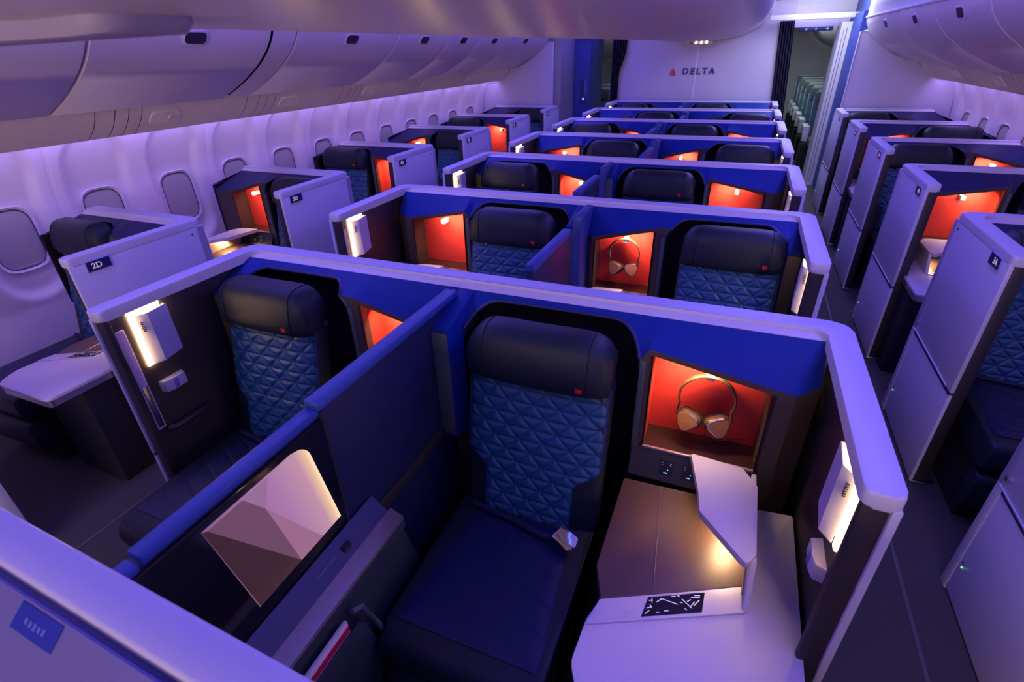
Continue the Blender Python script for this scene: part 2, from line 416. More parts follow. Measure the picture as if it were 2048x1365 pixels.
# rear partition with the lettering
structure(box('wall_rear', (-1.93, YB, 0), (.40, YB + .05, 2.3), BULK))
structure(box('trim_11', (-.788, YB - .004, 0), (-.770, YB, 1.86), mat('partition_seam', (.82, .80, .9), .4)))
lg = empty('airline_logo', (-.80, YB - .004, 1.47)); tag(lg, 'navy airline name with a red triangle emblem on the pale rear partition', 'sign')
text('lettering', 'DELTA', .118, LOGOB, (.06, -.001, 0), (PI/2, 0, 0), lg, .0015, .0048, 1.42)
bm = bmesh.new()
ex = -.305
for pts in ([(ex - .055, -.048), (ex, .06), (ex + .003, -.015)], ):
    bm.faces.new([bm.verts.new((p[0], -.003, p[1])) for p in pts])
for pts in ([(ex + .003, -.015), (ex, .06), (ex + .052, -.048)],):
    f = bm.faces.new([bm.verts.new((p[0], -.003, p[1])) for p in pts]); f.material_index = 1
for pts in ([(ex - .048, -.052), (ex + .003, -.022), (ex + .045, -.052)],):
    f = bm.faces.new([bm.verts.new((p[0], -.003, p[1])) for p in pts]); f.material_index = 1
meshobj('emblem', bm, None, lg, False, mats=[LOGOR, LOGOR2])
# small light fixture at the end of the hull
fx = empty('spotlight_fixture', (-.77, YB - .10, 1.86)); tag(fx, 'small white ceiling fixture with three lit spots above the rear partition', 'light')
prism('housing', rounded([(-.20, -.05), (.20, -.05), (.20, .05), (-.20, .05)], .02, 4), -.04, .0, WHITE, fx, .006)
for dx in (-.04, .03, .10):
    bm = bmesh.new(); cyl(bm, (dx, -.045, -.02), (0, 1, .3), .014, .02, 16)
    meshobj('spot_lens', bm, mat('spot_glow', (1, .9, .7), .4, emit=(1, .85, .55), es=14), fx)
box('slot', (-.13, -.056, -.028), (-.08, -.051, -.018), DARKGAP, fx)
# curtains
def curtain(name, x0, x1, ztop, zbot, y, lab, pinch=None, lean=0):
    bm = bmesh.new()
    def fn(s, t):
        z = lerp(ztop, zbot, t); a, b = x0, x1
        if pinch:
            k = math.exp(-((z - pinch[0]) / .22) ** 2) if z > pinch[0] else 1.0
            b2 = lerp(b, pinch[1], k); x = lerp(a, b2, s)
        else: x = lerp(a, b, s) - lean * (1 - t)
        return (x, y + .028 * math.sin(s * 2 * PI * 5.5 + .6 * math.sin(t * 5)), z)
    add_grid(bm, fn, 90, 24)
    o = meshobj(name, bm, CURT, ang=80)
    sol = o.modifiers.new('solid', 'SOLIDIFY'); sol.thickness = .004
    tag(o, lab, 'curtain'); return o
curtain('curtain', .40, .58, 2.06, .02, 8.90, 'navy curtain hanging beside the right doorway to the rear cabin', None, .17)
curtain('curtain', -2.02, -1.80, 1.98, .02, 8.88, 'navy curtain gathered beside the left doorway, left of the lettered partition', (1.43, -1.90))
# right doorway: header, exit sign, jamb, blue side wall
structure(box('trim_12', (.10, 8.62, 2.06), (1.22, 8.72, 2.12), CEIL, bev=.006))
structure(box('trim_13', (.40, 9.0, 1.98), (1.15, 9.06, 2.5), CEIL))
structure(box('ceiling', (-2.9, 8.6, 2.42), (1.6, 9.5, 2.46), CEIL))
structure(box('ceiling', (-3.9, 9.4, 2.30), (2.4, 16, 2.34), CEIL))
bm = bmesh.new()
add_prism(bm, [(1.06, 7.95), (1.30, 7.95), (1.30, 9.2), (1.06, 9.2)], 0, 2.10, 0); structure(meshobj('wall_blue_right', bm, BLUEM))
structure(box('wall_blue_right', (1.10, 7.90, 0), (2.3, 9.2, 2.45), BLUEM))
structure(box('door_1', (.945, 8.66, 0), (1.06, 9.10, 2.02), mat('door_jamb_plastic', (.60, .60, .58), .5)))
for xx in (.975, 1.01): structure(box('trim_14', (xx, 8.655, .05), (xx + .004, 8.66, 1.95), DARKGAP))
sg = empty('aisle_sign', (.68, 8.93, 1.955)); tag(sg, 'blue overhead sign with pale arrows in the right doorway', 'sign')
box('housing', (-.20, -.02, -.024), (.20, .02, .024), NAVY, sg, .01)
ARW = mat('sign_pale', (.5, .7, .9), .5, emit=(.4, .7, 1), es=.5)
text('arrow', '\u2190', .05, ARW, (-.11, -.022, 0), (PI/2, 0, 0), sg); text('arrow', '\u2192', .05, ARW, (.13, -.022, 0), (PI/2, 0, 0), sg)
text('arrow', '\u2193', .04, ARW, (.0, -.022, 0), (PI/2, 0, 0), sg)
for sx, lab in ((-2.33, 'left of two dark overhead signs in the left doorway, beside the blue wall'), (-2.13, 'right of two dark overhead signs in the left doorway, beside the curtain')):
    sg = empty('aisle_sign', (sx, 8.52, 1.955)); tag(sg, lab, 'sign')
    box('housing', (-.085, -.01, -.02), (.085, .01, .02), NAVY, sg, .008)
    text('arrow', '\u2190' if sx < -2.2 else '\u2192', .045, ARW, (-.03 if sx < -2.2 else .03, -.0115, 0), (PI/2, 0, 0), sg)
pl = empty('wall_placard', (1.10, 7.945, 1.42)); tag(pl, 'small pale picture placard on the blue wall by the right doorway', 'placard')
box('plate', (-.055, -.003, -.035), (.055, 0, .035), mat('placard_blue', (.10, .16, .45), .5), pl, .001)
# rear cabin
structure(box('wall_rear_cabin', (-3.9, 15.9, 0), (2.4, 16.0, 2.35), WALLP))
structure(box('wall_left', (-3.82, 9.3, 0), (-3.74, 15.9, 1.6), WALLP)); structure(box('wall_right', (2.18, 9.2, 0), (2.26, 15.9, 2.3), WALLP))
structure(strip_surface('ceiling', arc((1.05, 2.25), (1.1, 1.75), (1.9, 1.60), 10), 10.4, 15.5, WALLP))
structure(strip_surface('ceiling', arc((-2.65, 2.1), (-2.7, 1.8), (-3.74, 1.50), 10), 9.4, 15.5, BINP))

# ------------------------------------------------------------------ suite prototypes (local u = x from the aisle inwards, y = v, front is -v)
WT = 1.11
def make_shell(kind, side):
    """kind P: seat inboard, niche by the aisle; kind Q: seat by the aisle, niche inboard."""
    W = (1.17 if side else (1.21 if kind == 'P' else 1.05))
    h0, h1 = (.545, 1.142) if kind == 'P' else (.10, .64)
    n0, n1 = (.165, .52) if kind == 'P' else (.685, 1.0)
    WL = .615 if side else .68
    rt = empty('suite_shell')
    VF = -.18; HR = .105; HZ = 1.071
    def vf(u):
        if kind == 'P' and u < .12: return lerp(-.145, VF, max(0, (u - .062) / .058))
        if kind == 'Q' and not side and u > 1.005: return lerp(VF, -.15, (u - 1.005) / .045)
        return VF
    def ze(u):
        if kind == 'P':
            if u < .12: return lerp(.985, .965, (u - .062) / .058)
            if u < .545: return lerp(.965, 1.04, (u - .12) / .425)
            return 1.0
        if u < .10: return 1.0
        if u < .67: return 1.04
        return lerp(1.04, .962, min(1, (u - .67) / .34))
    def uw(u, z):
        if not side or u < .80: return u
        k = max(0, min(1, (z - ze(u)) / (1.088 - ze(u)))) if z > ze(u) else 0
        return lerp(u, .80 + (u - .80) * .17 / .37, k)
    def pt(u, z):
        e = ze(u)
        v = vf(u) if z <= e else lerp(vf(u), -.066, (z - e) / (1.088 - e))
        return (uw(u, z), v, z)
    def archz(u):
        if u < h0 or u > h1: return -1
        r = HR; d = min(u - h0, h1 - u)
        if d >= r: return HZ
        return HZ - r + math.sqrt(max(0, r*r - (r - d)**2))
    us = sorted(set([.062, .09, .12] + [W] + [h0, h1, n0, n1] + [h0 + HR*(1-math.cos(k*PI/2/8)) for k in range(9)] + [h1 - HR*(1-math.cos(k*PI/2/8)) for k in range(9)] + [k*.05 for k in range(2, 24)] + ([1.005, 1.03] if kind == 'Q' and not side else [])))
    us = [u for u in us if .062 <= u <= W + 1e-6]
    cb = bmesh.new(); fb = bmesh.new(); fo = bmesh.new()
    def col(bm, ua, ub, za, zb, zc, zd, n=1):
        # quad between bottom (za at ua, zb at ub) and top (zc at ua, zd at ub)
        for k in range(n):
            s, t = k / n, (k + 1) / n
            p = [pt(ua, lerp(za, zc, s)), pt(ub, lerp(zb, zd, s)), pt(ub, lerp(zb, zd, t)), pt(ua, lerp(za, zc, t))]
            if abs(za - zc) < 1e-5 and abs(zb - zd) < 1e-5: return
            q = []
            for x in p:
                if not q or (Vector(x) - Vector(q[-1])).length > 1e-5: q.append(x)
            if (Vector(q[0]) - Vector(q[-1])).length < 1e-5: q.pop()
            if len(q) >= 3: bm.faces.new([bm.verts.new(x) for x in q])
    NZ0 = .675
    def ntop(u): return ze(u) - .018
    for ua, ub in zip(us, us[1:]):
        um = (ua + ub) / 2
        inh = h0 < um < h1
        ea, eb = ze(ua), ze(ub)
        if inh:
            aa, ab = (archz(min(max(ua, h0), h1)), archz(min(max(ub, h0), h1)))
            aa = max(aa, HZ - HR); ab = max(ab, HZ - HR)
            ca, cb_ = max(ea, aa), max(eb, ab)
            col(cb, ua, ub, ca, cb_, 1.088, 1.088, 3)
            if aa < ea or ab < eb: col(fo if (um > (h0 + h1) / 2) == (kind == 'P') else fb, ua, ub, min(aa, ea), min(ab, eb), ea, eb)
        else:
            col(cb, ua, ub, ea, eb, 1.088, 1.088, 3)
            if n0 - 1e-6 <= ua and ub <= n1 + 1e-6:
                col(fb, ua, ub, ntop(ua), ntop(ub), ea, eb); col(fb, ua, ub, 0.0, 0.0, NZ0 - .12, NZ0 - .12)
            else: col(fo if (um > h1 if kind == 'P' else um < h0) else fb, ua, ub, 0, 0, ea, eb, 2)
    bmesh.ops.remove_doubles(cb, verts=cb.verts, dist=1e-4); bmesh.ops.remove_doubles(fb, verts=fb.verts, dist=1e-4)
    for b_, nm, m in ((cb, 'canopy', SIDEC if side else NAVYC), (fb, 'fascia', FASC), (fo, 'side_fascia', FASC)):
        o = meshobj(nm, b_, m, rt, ang=28)
    # hood: jamb and back, black, with a thin rolled rim
    bm = bmesh.new()
    out = [(h0, 0.02), (h0, HZ - HR)] + [(h0 + HR*(1-math.cos(k*PI/2/10)), HZ - HR + HR*math.sin(k*PI/2/10)) for k in range(1, 11)]
    out += [(h1 - HR*(1-math.cos(k*PI/2/10)), HZ - HR + HR*math.sin(k*PI/2/10)) for k in range(10, -1, -1)] + [(h1, .02)]
    fr = [pt(u, z) for u, z in out]
    rim = [Vector(p) for p in fr]
    a = [bm.verts.new(p) for p in fr]; b = [bm.verts.new((u, -.02, z)) for u, z in out]
    for k in range(len(a) - 1): bm.faces.new((a[k], a[k+1], b[k+1], b[k]))
    bm.faces.new([bm.verts.new((u, -.0205, z)) for u, z in out])
    meshobj('hood_lining', bm, BLACK, rt)
    bm = bmesh.new(); add_tube(bm, [(p.x, p.y + .003, p.z) for p in rim[1:-1]], .006, 6); meshobj('hood_rim', bm, mat('hood_rim_vinyl', (.02, .03, .10), .4), rt)
    # fin on the outer side of the hood with a grey front face, slim post on the niche side
    if kind == 'P': f0, f1, fv, ft, fbz, fm = h1 - .0, 1.206, -.28, 1.035, .60, POST
    else: f0, f1, fv, ft, fbz, fm = .040, h0 + .006, -.255, 1.0, .58, mat('taupe_post', (.075, .062, .045), .5)
    if side and kind == 'P': fv, ft, f1 = -.225, 1.0, h1 + .024
    prism('hood_fin', [(fv, fbz), (-.15, fbz - .05), (-.02, fbz - .05), (-.02, 1.0 if side and kind == 'P' else 1.086), (-.075, 1.0 if side and kind == 'P' else 1.086), (fv, ft)], f0, f1, (BLACK if kind == 'P' else SIDEC) if side else NAVYC, rt, .005, 'x')
    if not (side and kind == 'P'): box('hood_post', (f0 + .004, fv - .006, fbz + .01), (f1 - .004, fv + .004, ft - .012), fm, rt, .003)
    if kind == 'P': box('hood_post', (h0 - .018, VF - .004, .56), (h0 + .001, VF + .01, .995), POST, rt, .002)
    else: box('hood_post', (h1 - .001, VF - .004, .56), (h1 + .018, VF + .01, .995), POST, rt, .002)
    # rear panel and caps
    we = .97 if side else W
    box('rear_panel', (.0, -.018, 0.0), (we, .028, 1.075), PALE, rt, .003)
    if side: prism('window_end_panel', [(-.19, 0), (0, 0), (0, 1.0), (-.19, .998)], W - .004, W + .004, SIDEC, rt, axis='x')
    if side:
        gb = bmesh.new(); add_quad(gb, (.96, -.066, 1.088), (.96, 0, 1.088), (W, 0, 1.0), (W, -.19, 1.0)); meshobj('end_slope', gb, SIDEC, rt)
    if side: prism('end_gusset', [(.965, .0), (1.17, .0), (1.17, 1.0), (.97, 1.08)], -.012, .0, CHAR, rt, axis='y')
    bm = bmesh.new()
    capp = rounded([(0, .03), (0, -WL), (.068, -WL), (.068, -.036), (we, -.036), (we, .03)][::-1], [.004, .004, .03, .02, .02, .055], 6)
    add_prism(bm, capp, 1.072, WT, .007, seg=3)
    meshobj('top_cap', bm, PALE, rt, ang=45)
    bm = bmesh.new(); add_prism(bm, [(-.036, 1.100), (-.066, 1.090), (-.066, 1.080), (-.030, 1.076)], .066, we, 0, axis='x'); meshobj('cap_strip', bm, WHITE, rt)
    # aisle wing
    wg = box('aisle_wing', (.016, -WL + .022, .015), (.038, -.0, 1.074), CHAR, rt, .003)
    box('wing_pillar', (.016, -WL + .006, .015), (.064, -WL + .028, 1.074), CHAR, rt, .006)
    ou = box('outer_panel', (.0, -WL, .505), (.017, .028, 1.078), PALE, rt, .004)
    box('kick_panel', (.002, -WL, .012), (.017, .028, .494), PALE, rt, .004)
    box('panel_groove', (.001, -WL + .002, .49), (.012, .02, .508), mat('groove_navy', (.04, .035, .14), .5), rt)
    box('groove_lip', (-.004, -WL + .05, .508), (.003, .01, .514), PALE, rt, .001)
    bm = bmesh.new(); cyl(bm, (-.002, -.015, .552), (1, 0, 0), .009, .008, 16); meshobj('knob', bm, METAL, rt)
    bm = bmesh.new(); cyl(bm, (-.0005, -.045, 1.045), (1, 0, 0), .0045, .003, 12); meshobj('sensor', bm, DARKGAP, rt)
    bm = bmesh.new(); cyl(bm, (-.0005, -.045, .150), (1, 0, 0), .003, .003, 12); meshobj('led', bm, mat('dim_green_led', (.1, .9, .3), .5, emit=(.15, 1, .3), es=1.6), rt)
    bm = bmesh.new(); cyl(bm, (-.0005, -.040, .168), (1, 0, 0), .004, .003, 12); meshobj('screw', bm, DARKGAP, rt)
    # lower rear edge foot
    box('floor_foot', (.004, -WL - .0, .0), (.10, -WL + .03, .012), METAL, rt, .002)
    # reading lamp on the inner face of the wing
    lv0, lv1 = -.568, -.462
    lz0, lz1 = .850, 1.045
    lamp = box('reading_lamp', (.036, lv0 + .012, lz0 + .015), (.050, lv1 - .02, lz1 - .015), METAL, rt)
    box('lamp_glow', (.039, lv0 - .018, lz0 + .0), (.045, lv0 + .001, lz1 + .016), GLOWW, lamp)
    box('lamp_glow', (.039, lv0 + .002, lz1 + .001), (.045, lv1 - .010, lz1 + .016), GLOWW, lamp)
    box('lamp_glow', (.039, lv1 + .001, lz0 + .02), (.043, lv1 + .005, lz1), mat('soft_lamp_glow', (1, .8, .5), .5, emit=(1.0, .62, .28), es=6), lamp)
    # cover: closed faceted plate, chamfered flank towards the front
    bm = bmesh.new()
    lo = [(.048, lv0), (.072, lv0 + .030), (.068, lv1), (.060, lv1), (.048, lv0 + .03)]
    add_prism(bm, lo[::-1], lz0, lz1, .0015)
    for v in bm.verts:
        if v.co.z < lz0 + .01: v.co.z += (v.co.y - lv0) * .16
        else: v.co.z += (v.co.y - lv0) * .06
    meshobj('lamp_cover', bm, PALE, lamp, ang=20)
    for k in range(6):
        f = .35
        box('vent', (lerp(.048, .072, f) - .002, lv0 + .030 * f - .006, lz1 - .030 - k * .0065), (lerp(.048, .072, f) + .0035, lv0 + .030 * f + .004, lz1 - .0275 - k * .0065), DARKGAP, lamp)
    cv = -.575
    lt = bmesh.new(); add_prism(lt, [(.037, cv - .002), (.060, cv + .006), (.066, cv + .03), (.064, cv + .086), (.037, cv + .094)][::-1], .728, .776, .003)
    lb = meshobj('coat_hook', lt, WHITE, rt, ang=25)
    box('hook_slot', (.0635, cv + .036, .733), (.0680, cv + .053, .771), mat('hook_slot_blue', (.25, .22, .55), .3), lb, .001)
    hs = box('door_handle', (.036, -WL + .034, .60), (.045, -WL + .066, 1.015), mat('handle_mauve', (.75, .58, .62), .35), rt, .003)
    box('handle_grip', (.044, -WL + .039, .61), (.048, -WL + .060, .79), METAL, hs, .002)
    if kind == 'Q': tube('arm_rail', [(.042, -.61, .585), (.056, -.59, .583), (.056, -.45, .583), (.042, -.43, .585)], .012, CHAR, rt)
    # niche
    nb = bmesh.new()
    bk = -.062
    a0, a1 = ntop(n0), ntop(n1)
    ins = .012
    i0, i1 = n0 + ins, n1 - ins
    zt0, zt1 = a0 - .004, a1 - .004
    redside = n1 if kind == 'P' else n0
    # red back
    add_quad(nb, (i0, bk, NZ0), (i1, bk, NZ0), (i1, bk, zt1 + .02), (i0, bk, zt0 + .02))
    # side by the hood is red, with radius
    hx, hs_ = (i1, -1) if kind == 'P' else (i0, 1)
    zt = zt1 if kind == 'P' else zt0
    add_quad(nb, (hx, bk, NZ0), (hx, VF + .035, NZ0), (hx, VF + .035, zt), (hx, bk, zt))
    niche = meshobj('niche_liner', nb, RED, rt)
    fb2 = bmesh.new()
    ox = i0 if kind == 'P' else i1; oz = zt0 if kind == 'P' else zt1
    add_quad(fb2, (ox, bk, NZ0), (ox, VF - .001, NZ0), (ox, VF - .001, oz), (ox, bk, oz))
    # front reveal frame round the opening
    for (xa, za, xb, zb) in ((n0, NZ0, n0, a0), (n1, NZ0, n1, a1), (n0, a0, n1, a1)):
        sx0 = ins if xa == n0 else -ins; sx1 = ins if xb == n0 else -ins
        add_quad(fb2, (xa, VF + .001, za), (xb, VF + .001, zb), (xb + sx1, VF + .012, zb - (.004 if zb > .7 else 0)), (xa + sx0, VF + .012, za - (.004 if za > .7 else 0)))
    add_quad(fb2, (i0, bk, zt0 + .018), (i1, bk, zt1 + .018), (i1, VF + .01, zt1 + .0), (i0, VF + .01, zt0 + .0))
    add_quad(fb2, (hx + hs_ * .0, VF + .036, NZ0), (hx, VF + .002, NZ0), (hx, VF + .002, zt), (hx, VF + .036, zt))
    meshobj('niche_frame', fb2, TAUPE, niche)
    box('niche_floor', (i0, VF + .0, NZ0 - .02), (i1, bk, NZ0 + .002), NFLOOR, niche)
    box('niche_edge', (n0 + .01, VF - .004, NZ0 - .004), (n1 - .01, VF + .004, NZ0 + .004), mat('niche_edge_trim', (.55, .42, .45), .3, .5), niche, .001)
    um = (n0 + n1) / 2; zh = ntop(um) - .045
    box('headphone_hook', (um - .013, bk - .062, zh - .012), (um + .011, bk, zh + .012), HOOK, niche, .002)
    # outlet panel
    oo = bmesh.new()
    p0, p1 = (n0 + .0, n1 + .02) if kind == 'P' else (n0 - .02, n1)
    add_quad(oo, (p0, VF - .001, NZ0 - .002), (p1, VF - .001, NZ0 - .002), (p1, VF - .045, .585), (p0, VF - .045, .585))
    add_quad(oo, (p0, VF - .045, .585), (p1, VF - .045, .585), (p1, VF - .02, .54), (p0, VF - .02, .54))
    op = meshobj('outlet_panel', oo, mat('outlet_panel_black', (.018, .018, .024), .35), rt)
    c = (p1 - .115, p1 - .185) if kind == 'P' else (p0 + .115, p0 + .185)
    for uc in c:
        def OP(du, dz, dn=.0): # point on the slanted outlet face
            t = (NZ0 - .002 - (.628 + dz)) / .088
            return (uc + du, VF - .001 - .044 * t - .001 - dn, .628 + dz)
        b3 = bmesh.new(); add_quad(b3, OP(-.021, -.022), OP(.021, -.022), OP(.021, .020), OP(-.021, .020))
        so = meshobj('socket', b3, GLOSS, op)
        b3 = bmesh.new()
        for du, dz in ((-.014, .013), (.012, .013), (-.014, .008), (.012, .006)): add_quad(b3, OP(du-.003, dz-.001, .0015), OP(du+.003, dz-.001, .0015), OP(du+.003, dz+.001, .0015), OP(du-.003, dz+.001, .0015))
        meshobj('socket_slots', b3, mat('socket_grey', (.4, .4, .42), .5), so)
        b3 = bmesh.new(); add_quad(b3, OP(-.008, -.007, .002), OP(-.0055, -.007, .002), OP(-.0055, -.0045, .002), OP(-.008, -.0045, .002)); meshobj('socket_led', b3, GRN, so)
        b3 = bmesh.new(); add_quad(b3, OP(-.006, -.016, .002), OP(.005, -.016, .002), OP(.005, -.0135, .002), OP(-.006, -.0135, .002)); meshobj('socket_usb', b3, BLUL, so)
    # niche lamp
    area('niche_light', (um, VF + .040, ntop(um) - .004), (0, .5, -1), (n1 - n0) * .7, .012, 2.0, (1.0, .64, .35), 145, rt)
    return rt

def make_seat():
    rt = empty('lounge_seat')
    # headrest : lofted cushion
    hb = bmesh.new(); N = 22; S = 26
    def sec(x):
        t = abs(x) / .228
        k = (1 - t ** 5) ** .4 if t < 1 else 0
        k = max(k, .55)
        return k
    rings = []
    for i in range(N + 1):
        x = lerp(-.228, .228, i / N); t = abs(x) / .228
        k = math.sqrt(max(.0, 1 - t ** 7)); k = max(k, .35)
        bow = -.02 * (1 - t * t)
        ring = []
        for j in range(S):
            a = 2 * PI * j / S
            c, s = math.cos(a), math.sin(a)
            cx = math.copysign(abs(c) ** .62, c) * .068; cz = math.copysign(abs(s) ** .62, s) * .092
            tilt = cz * .16
            zc = .995
            ring.append(hb.verts.new((x, -.262 + bow * .0 + cx * (.6 + .4 * k) + tilt + .012 * t * t, zc + cz * (k if s > 0 else (.9 + .1 * k)))))
        rings.append(ring)
    for r1, r2 in zip(rings, rings[1:]):
        for j in range(S): hb.faces.new((r1[j], r1[(j+1) % S], r2[(j+1) % S], r2[j]))
    hb.faces.new(rings[0][::-1]); hb.faces.new(rings[-1])
    seams = []
    for i in (3, N - 3):
        seams.append([tuple(v.co + (v.co - Vector((v.co.x, -.262, .995))).normalized() * .0006) for v in rings[i]])
    hd = meshobj('headrest', hb, LEATH, rt, ang=60)
    for s in seams:
        sb = bmesh.new(); add_tube(sb, s + [s[0]], .0016, 5, False); meshobj('seam', sb, BLACK, hd)
    b = bmesh.new(); y_ = -.345
    add_quad(b, (.140, y_, .947), (.158, y_ + .0, .944), (.161, y_ - .001, .960), (.139, y_ - .001, .962)); meshobj('red_logo_tag', b, REDTAG, hd)
    # move tag forward of the leather
    # backrest body (leans back): from z .925 to .36
    def byz(t): return lerp(-.285, -.410, t), lerp(.925, .36, t)
    bb = bmesh.new()
    pts = []
    def bw(t): return .236 if t < .9 else .236 - (t - .9) * .1
    S2 = 22
    rg = []
    for i in range(19):
        t = i / 18; y, z = byz(t); w_ = bw(t); ring = []
        for j in range(S2):
            a = 2 * PI * j / S2; c, s = math.cos(a), math.sin(a)
            ring.append(bb.verts.new((math.copysign(abs(c) ** .35, c) * w_, y + .052 + math.copysign(abs(s) ** .5, s) * .055, z)))
        rg.append(ring)
    for r1, r2 in zip(rg, rg[1:]):
        for j in range(S2): bb.faces.new((r1[j], r1[(j+1) % S2], r2[(j+1) % S2], r2[j]))
    bb.faces.new(rg[0][::-1]); bb.faces.new(rg[-1])
    bk = meshobj('backrest', bb, LEATH, rt, ang=50)
    # quilted insert with real relief
    qb = bmesh.new(); NU, NV = 124, 150
    def hw(t):
        if t < .50: return .228
        if t < .56: return lerp(.228, .165, (t - .50) / .06)
        return .150 + .015 * max(0, 1 - (t - .56) / .04)
    def quilt(x, s):
        # triangular lattice: two diagonals and a level family that meet in common points
        p, q = .085, .086
        fr = lambda a: abs(a - round(a))
        d = min(fr(x / p + s / q) * .060, fr(-x / p + s / q) * .060, fr(2 * s / q) * .043)
        return 1 - (1 - min(1, d / .013)) ** 2
    def qf(su, tv):
        t = tv * .985; y, z = byz(t); w_ = hw(t); x = (su * 2 - 1) * w_
        edge = min(1, (1 - abs(su * 2 - 1)) * w_ / .012); edge = min(edge, tv * .6 / .012 if tv < .02 else 1)
        h = quilt(x, t * .58) * .0075 * edge
        wrap = .022 * (abs(x) / .228) ** 6
        return (x, y - .0055 - h + wrap, z)
    add_grid(qb, qf, NU, NV)
    meshobj('quilted_panel', qb, QUILT, bk, ang=80)
    # piping round the insert
    for s in (-1, 1):
        pb = bmesh.new(); path = []
        for k in range(40):
            t = k / 39 * .985; y, z = byz(t); path.append((s * (hw(t) + .001), y - .006 + .022 * (hw(t) / .228) ** 6, z))
        add_tube(pb, path, .0018, 5, False)
        meshobj('piping', pb, mat('piping_blue', (.02, .04, .14), .4), bk)
    # cushion
    cb = bmesh.new()
    prof = rounded([(-.36, .30), (-.93, .295), (-.935, .435), (-.36, .44)], [.02, .05, .055, .02], 6)
    add_prism(cb, prof, -.232, .232, .018, axis='x', seg=3); cu = meshobj('seat_cushion', cb, LEATH, rt, ang=50)
    ib = bmesh.new()
    def inf(s, t):
        y = lerp(-.40, -.86, t); w_ = lerp(.165, .205, t) if t < .8 else .205
        x = (s * 2 - 1) * w_ + .0
        f = abs(((x * .45 + y) / .085) % 1 - .5) * 2
        h = .004 * min(1, (1 - f) * 6) * min(1, min(s, 1 - s) * 14, (1 - t) * 10 + .0, t * 10)
        return (x, y, .4385 + h)
    add_grid(ib, inf, 40, 90); meshobj('cushion_insert', ib, CUSH, cu, ang=80)
    # leg rest and base
    lb = bmesh.new(); add_prism(lb, rounded([(-.86, .10), (-.925, .10), (-.935, .275), (-.86, .28)], [.01, .02, .03, .01], 5), -.228, .228, .012, axis='x'); meshobj('leg_rest', lb, LEATH, rt, ang=50)
    box('seat_base', (-.21, -.86, .0), (.21, -.30, .30), BLACK, rt)
    # arm rest slabs either side
    # lap belt with buckle at the right rear
    blt = tube('seat_belt', [(.20, -.42, .47), (.15, -.455, .462), (.10, -.47, .462), (-.02, -.44, .455), (-.18, -.42, .46)], .009, mat('belt_navy', (.01, .012, .05), .7), rt, 6)
    bu = bmesh.new(); add_prism(bu, rounded([(-.036, -.026), (.030, -.026), (.040, 0), (.030, .026), (-.036, .026)], .006, 3), -.008, .008, .003)
    o = meshobj('buckle', bu, CHROME, blt, ang=30); o.location = (.165, -.475, .487); o.rotation_euler = (math.radians(18), math.radians(10), math.radians(-25))
    # shoulder belt clip under the headrest
    cl = bmesh.new(); add_tube(cl, [(-.150, -.300, .922), (-.145, -.308, .912), (-.130, -.310, .908), (-.115, -.308, .912), (-.110, -.300, .920)], .0035, 6); meshobj('shoulder_clip', cl, CHROME, bk)
    # side arm (padded) between seat and wall
    return rt

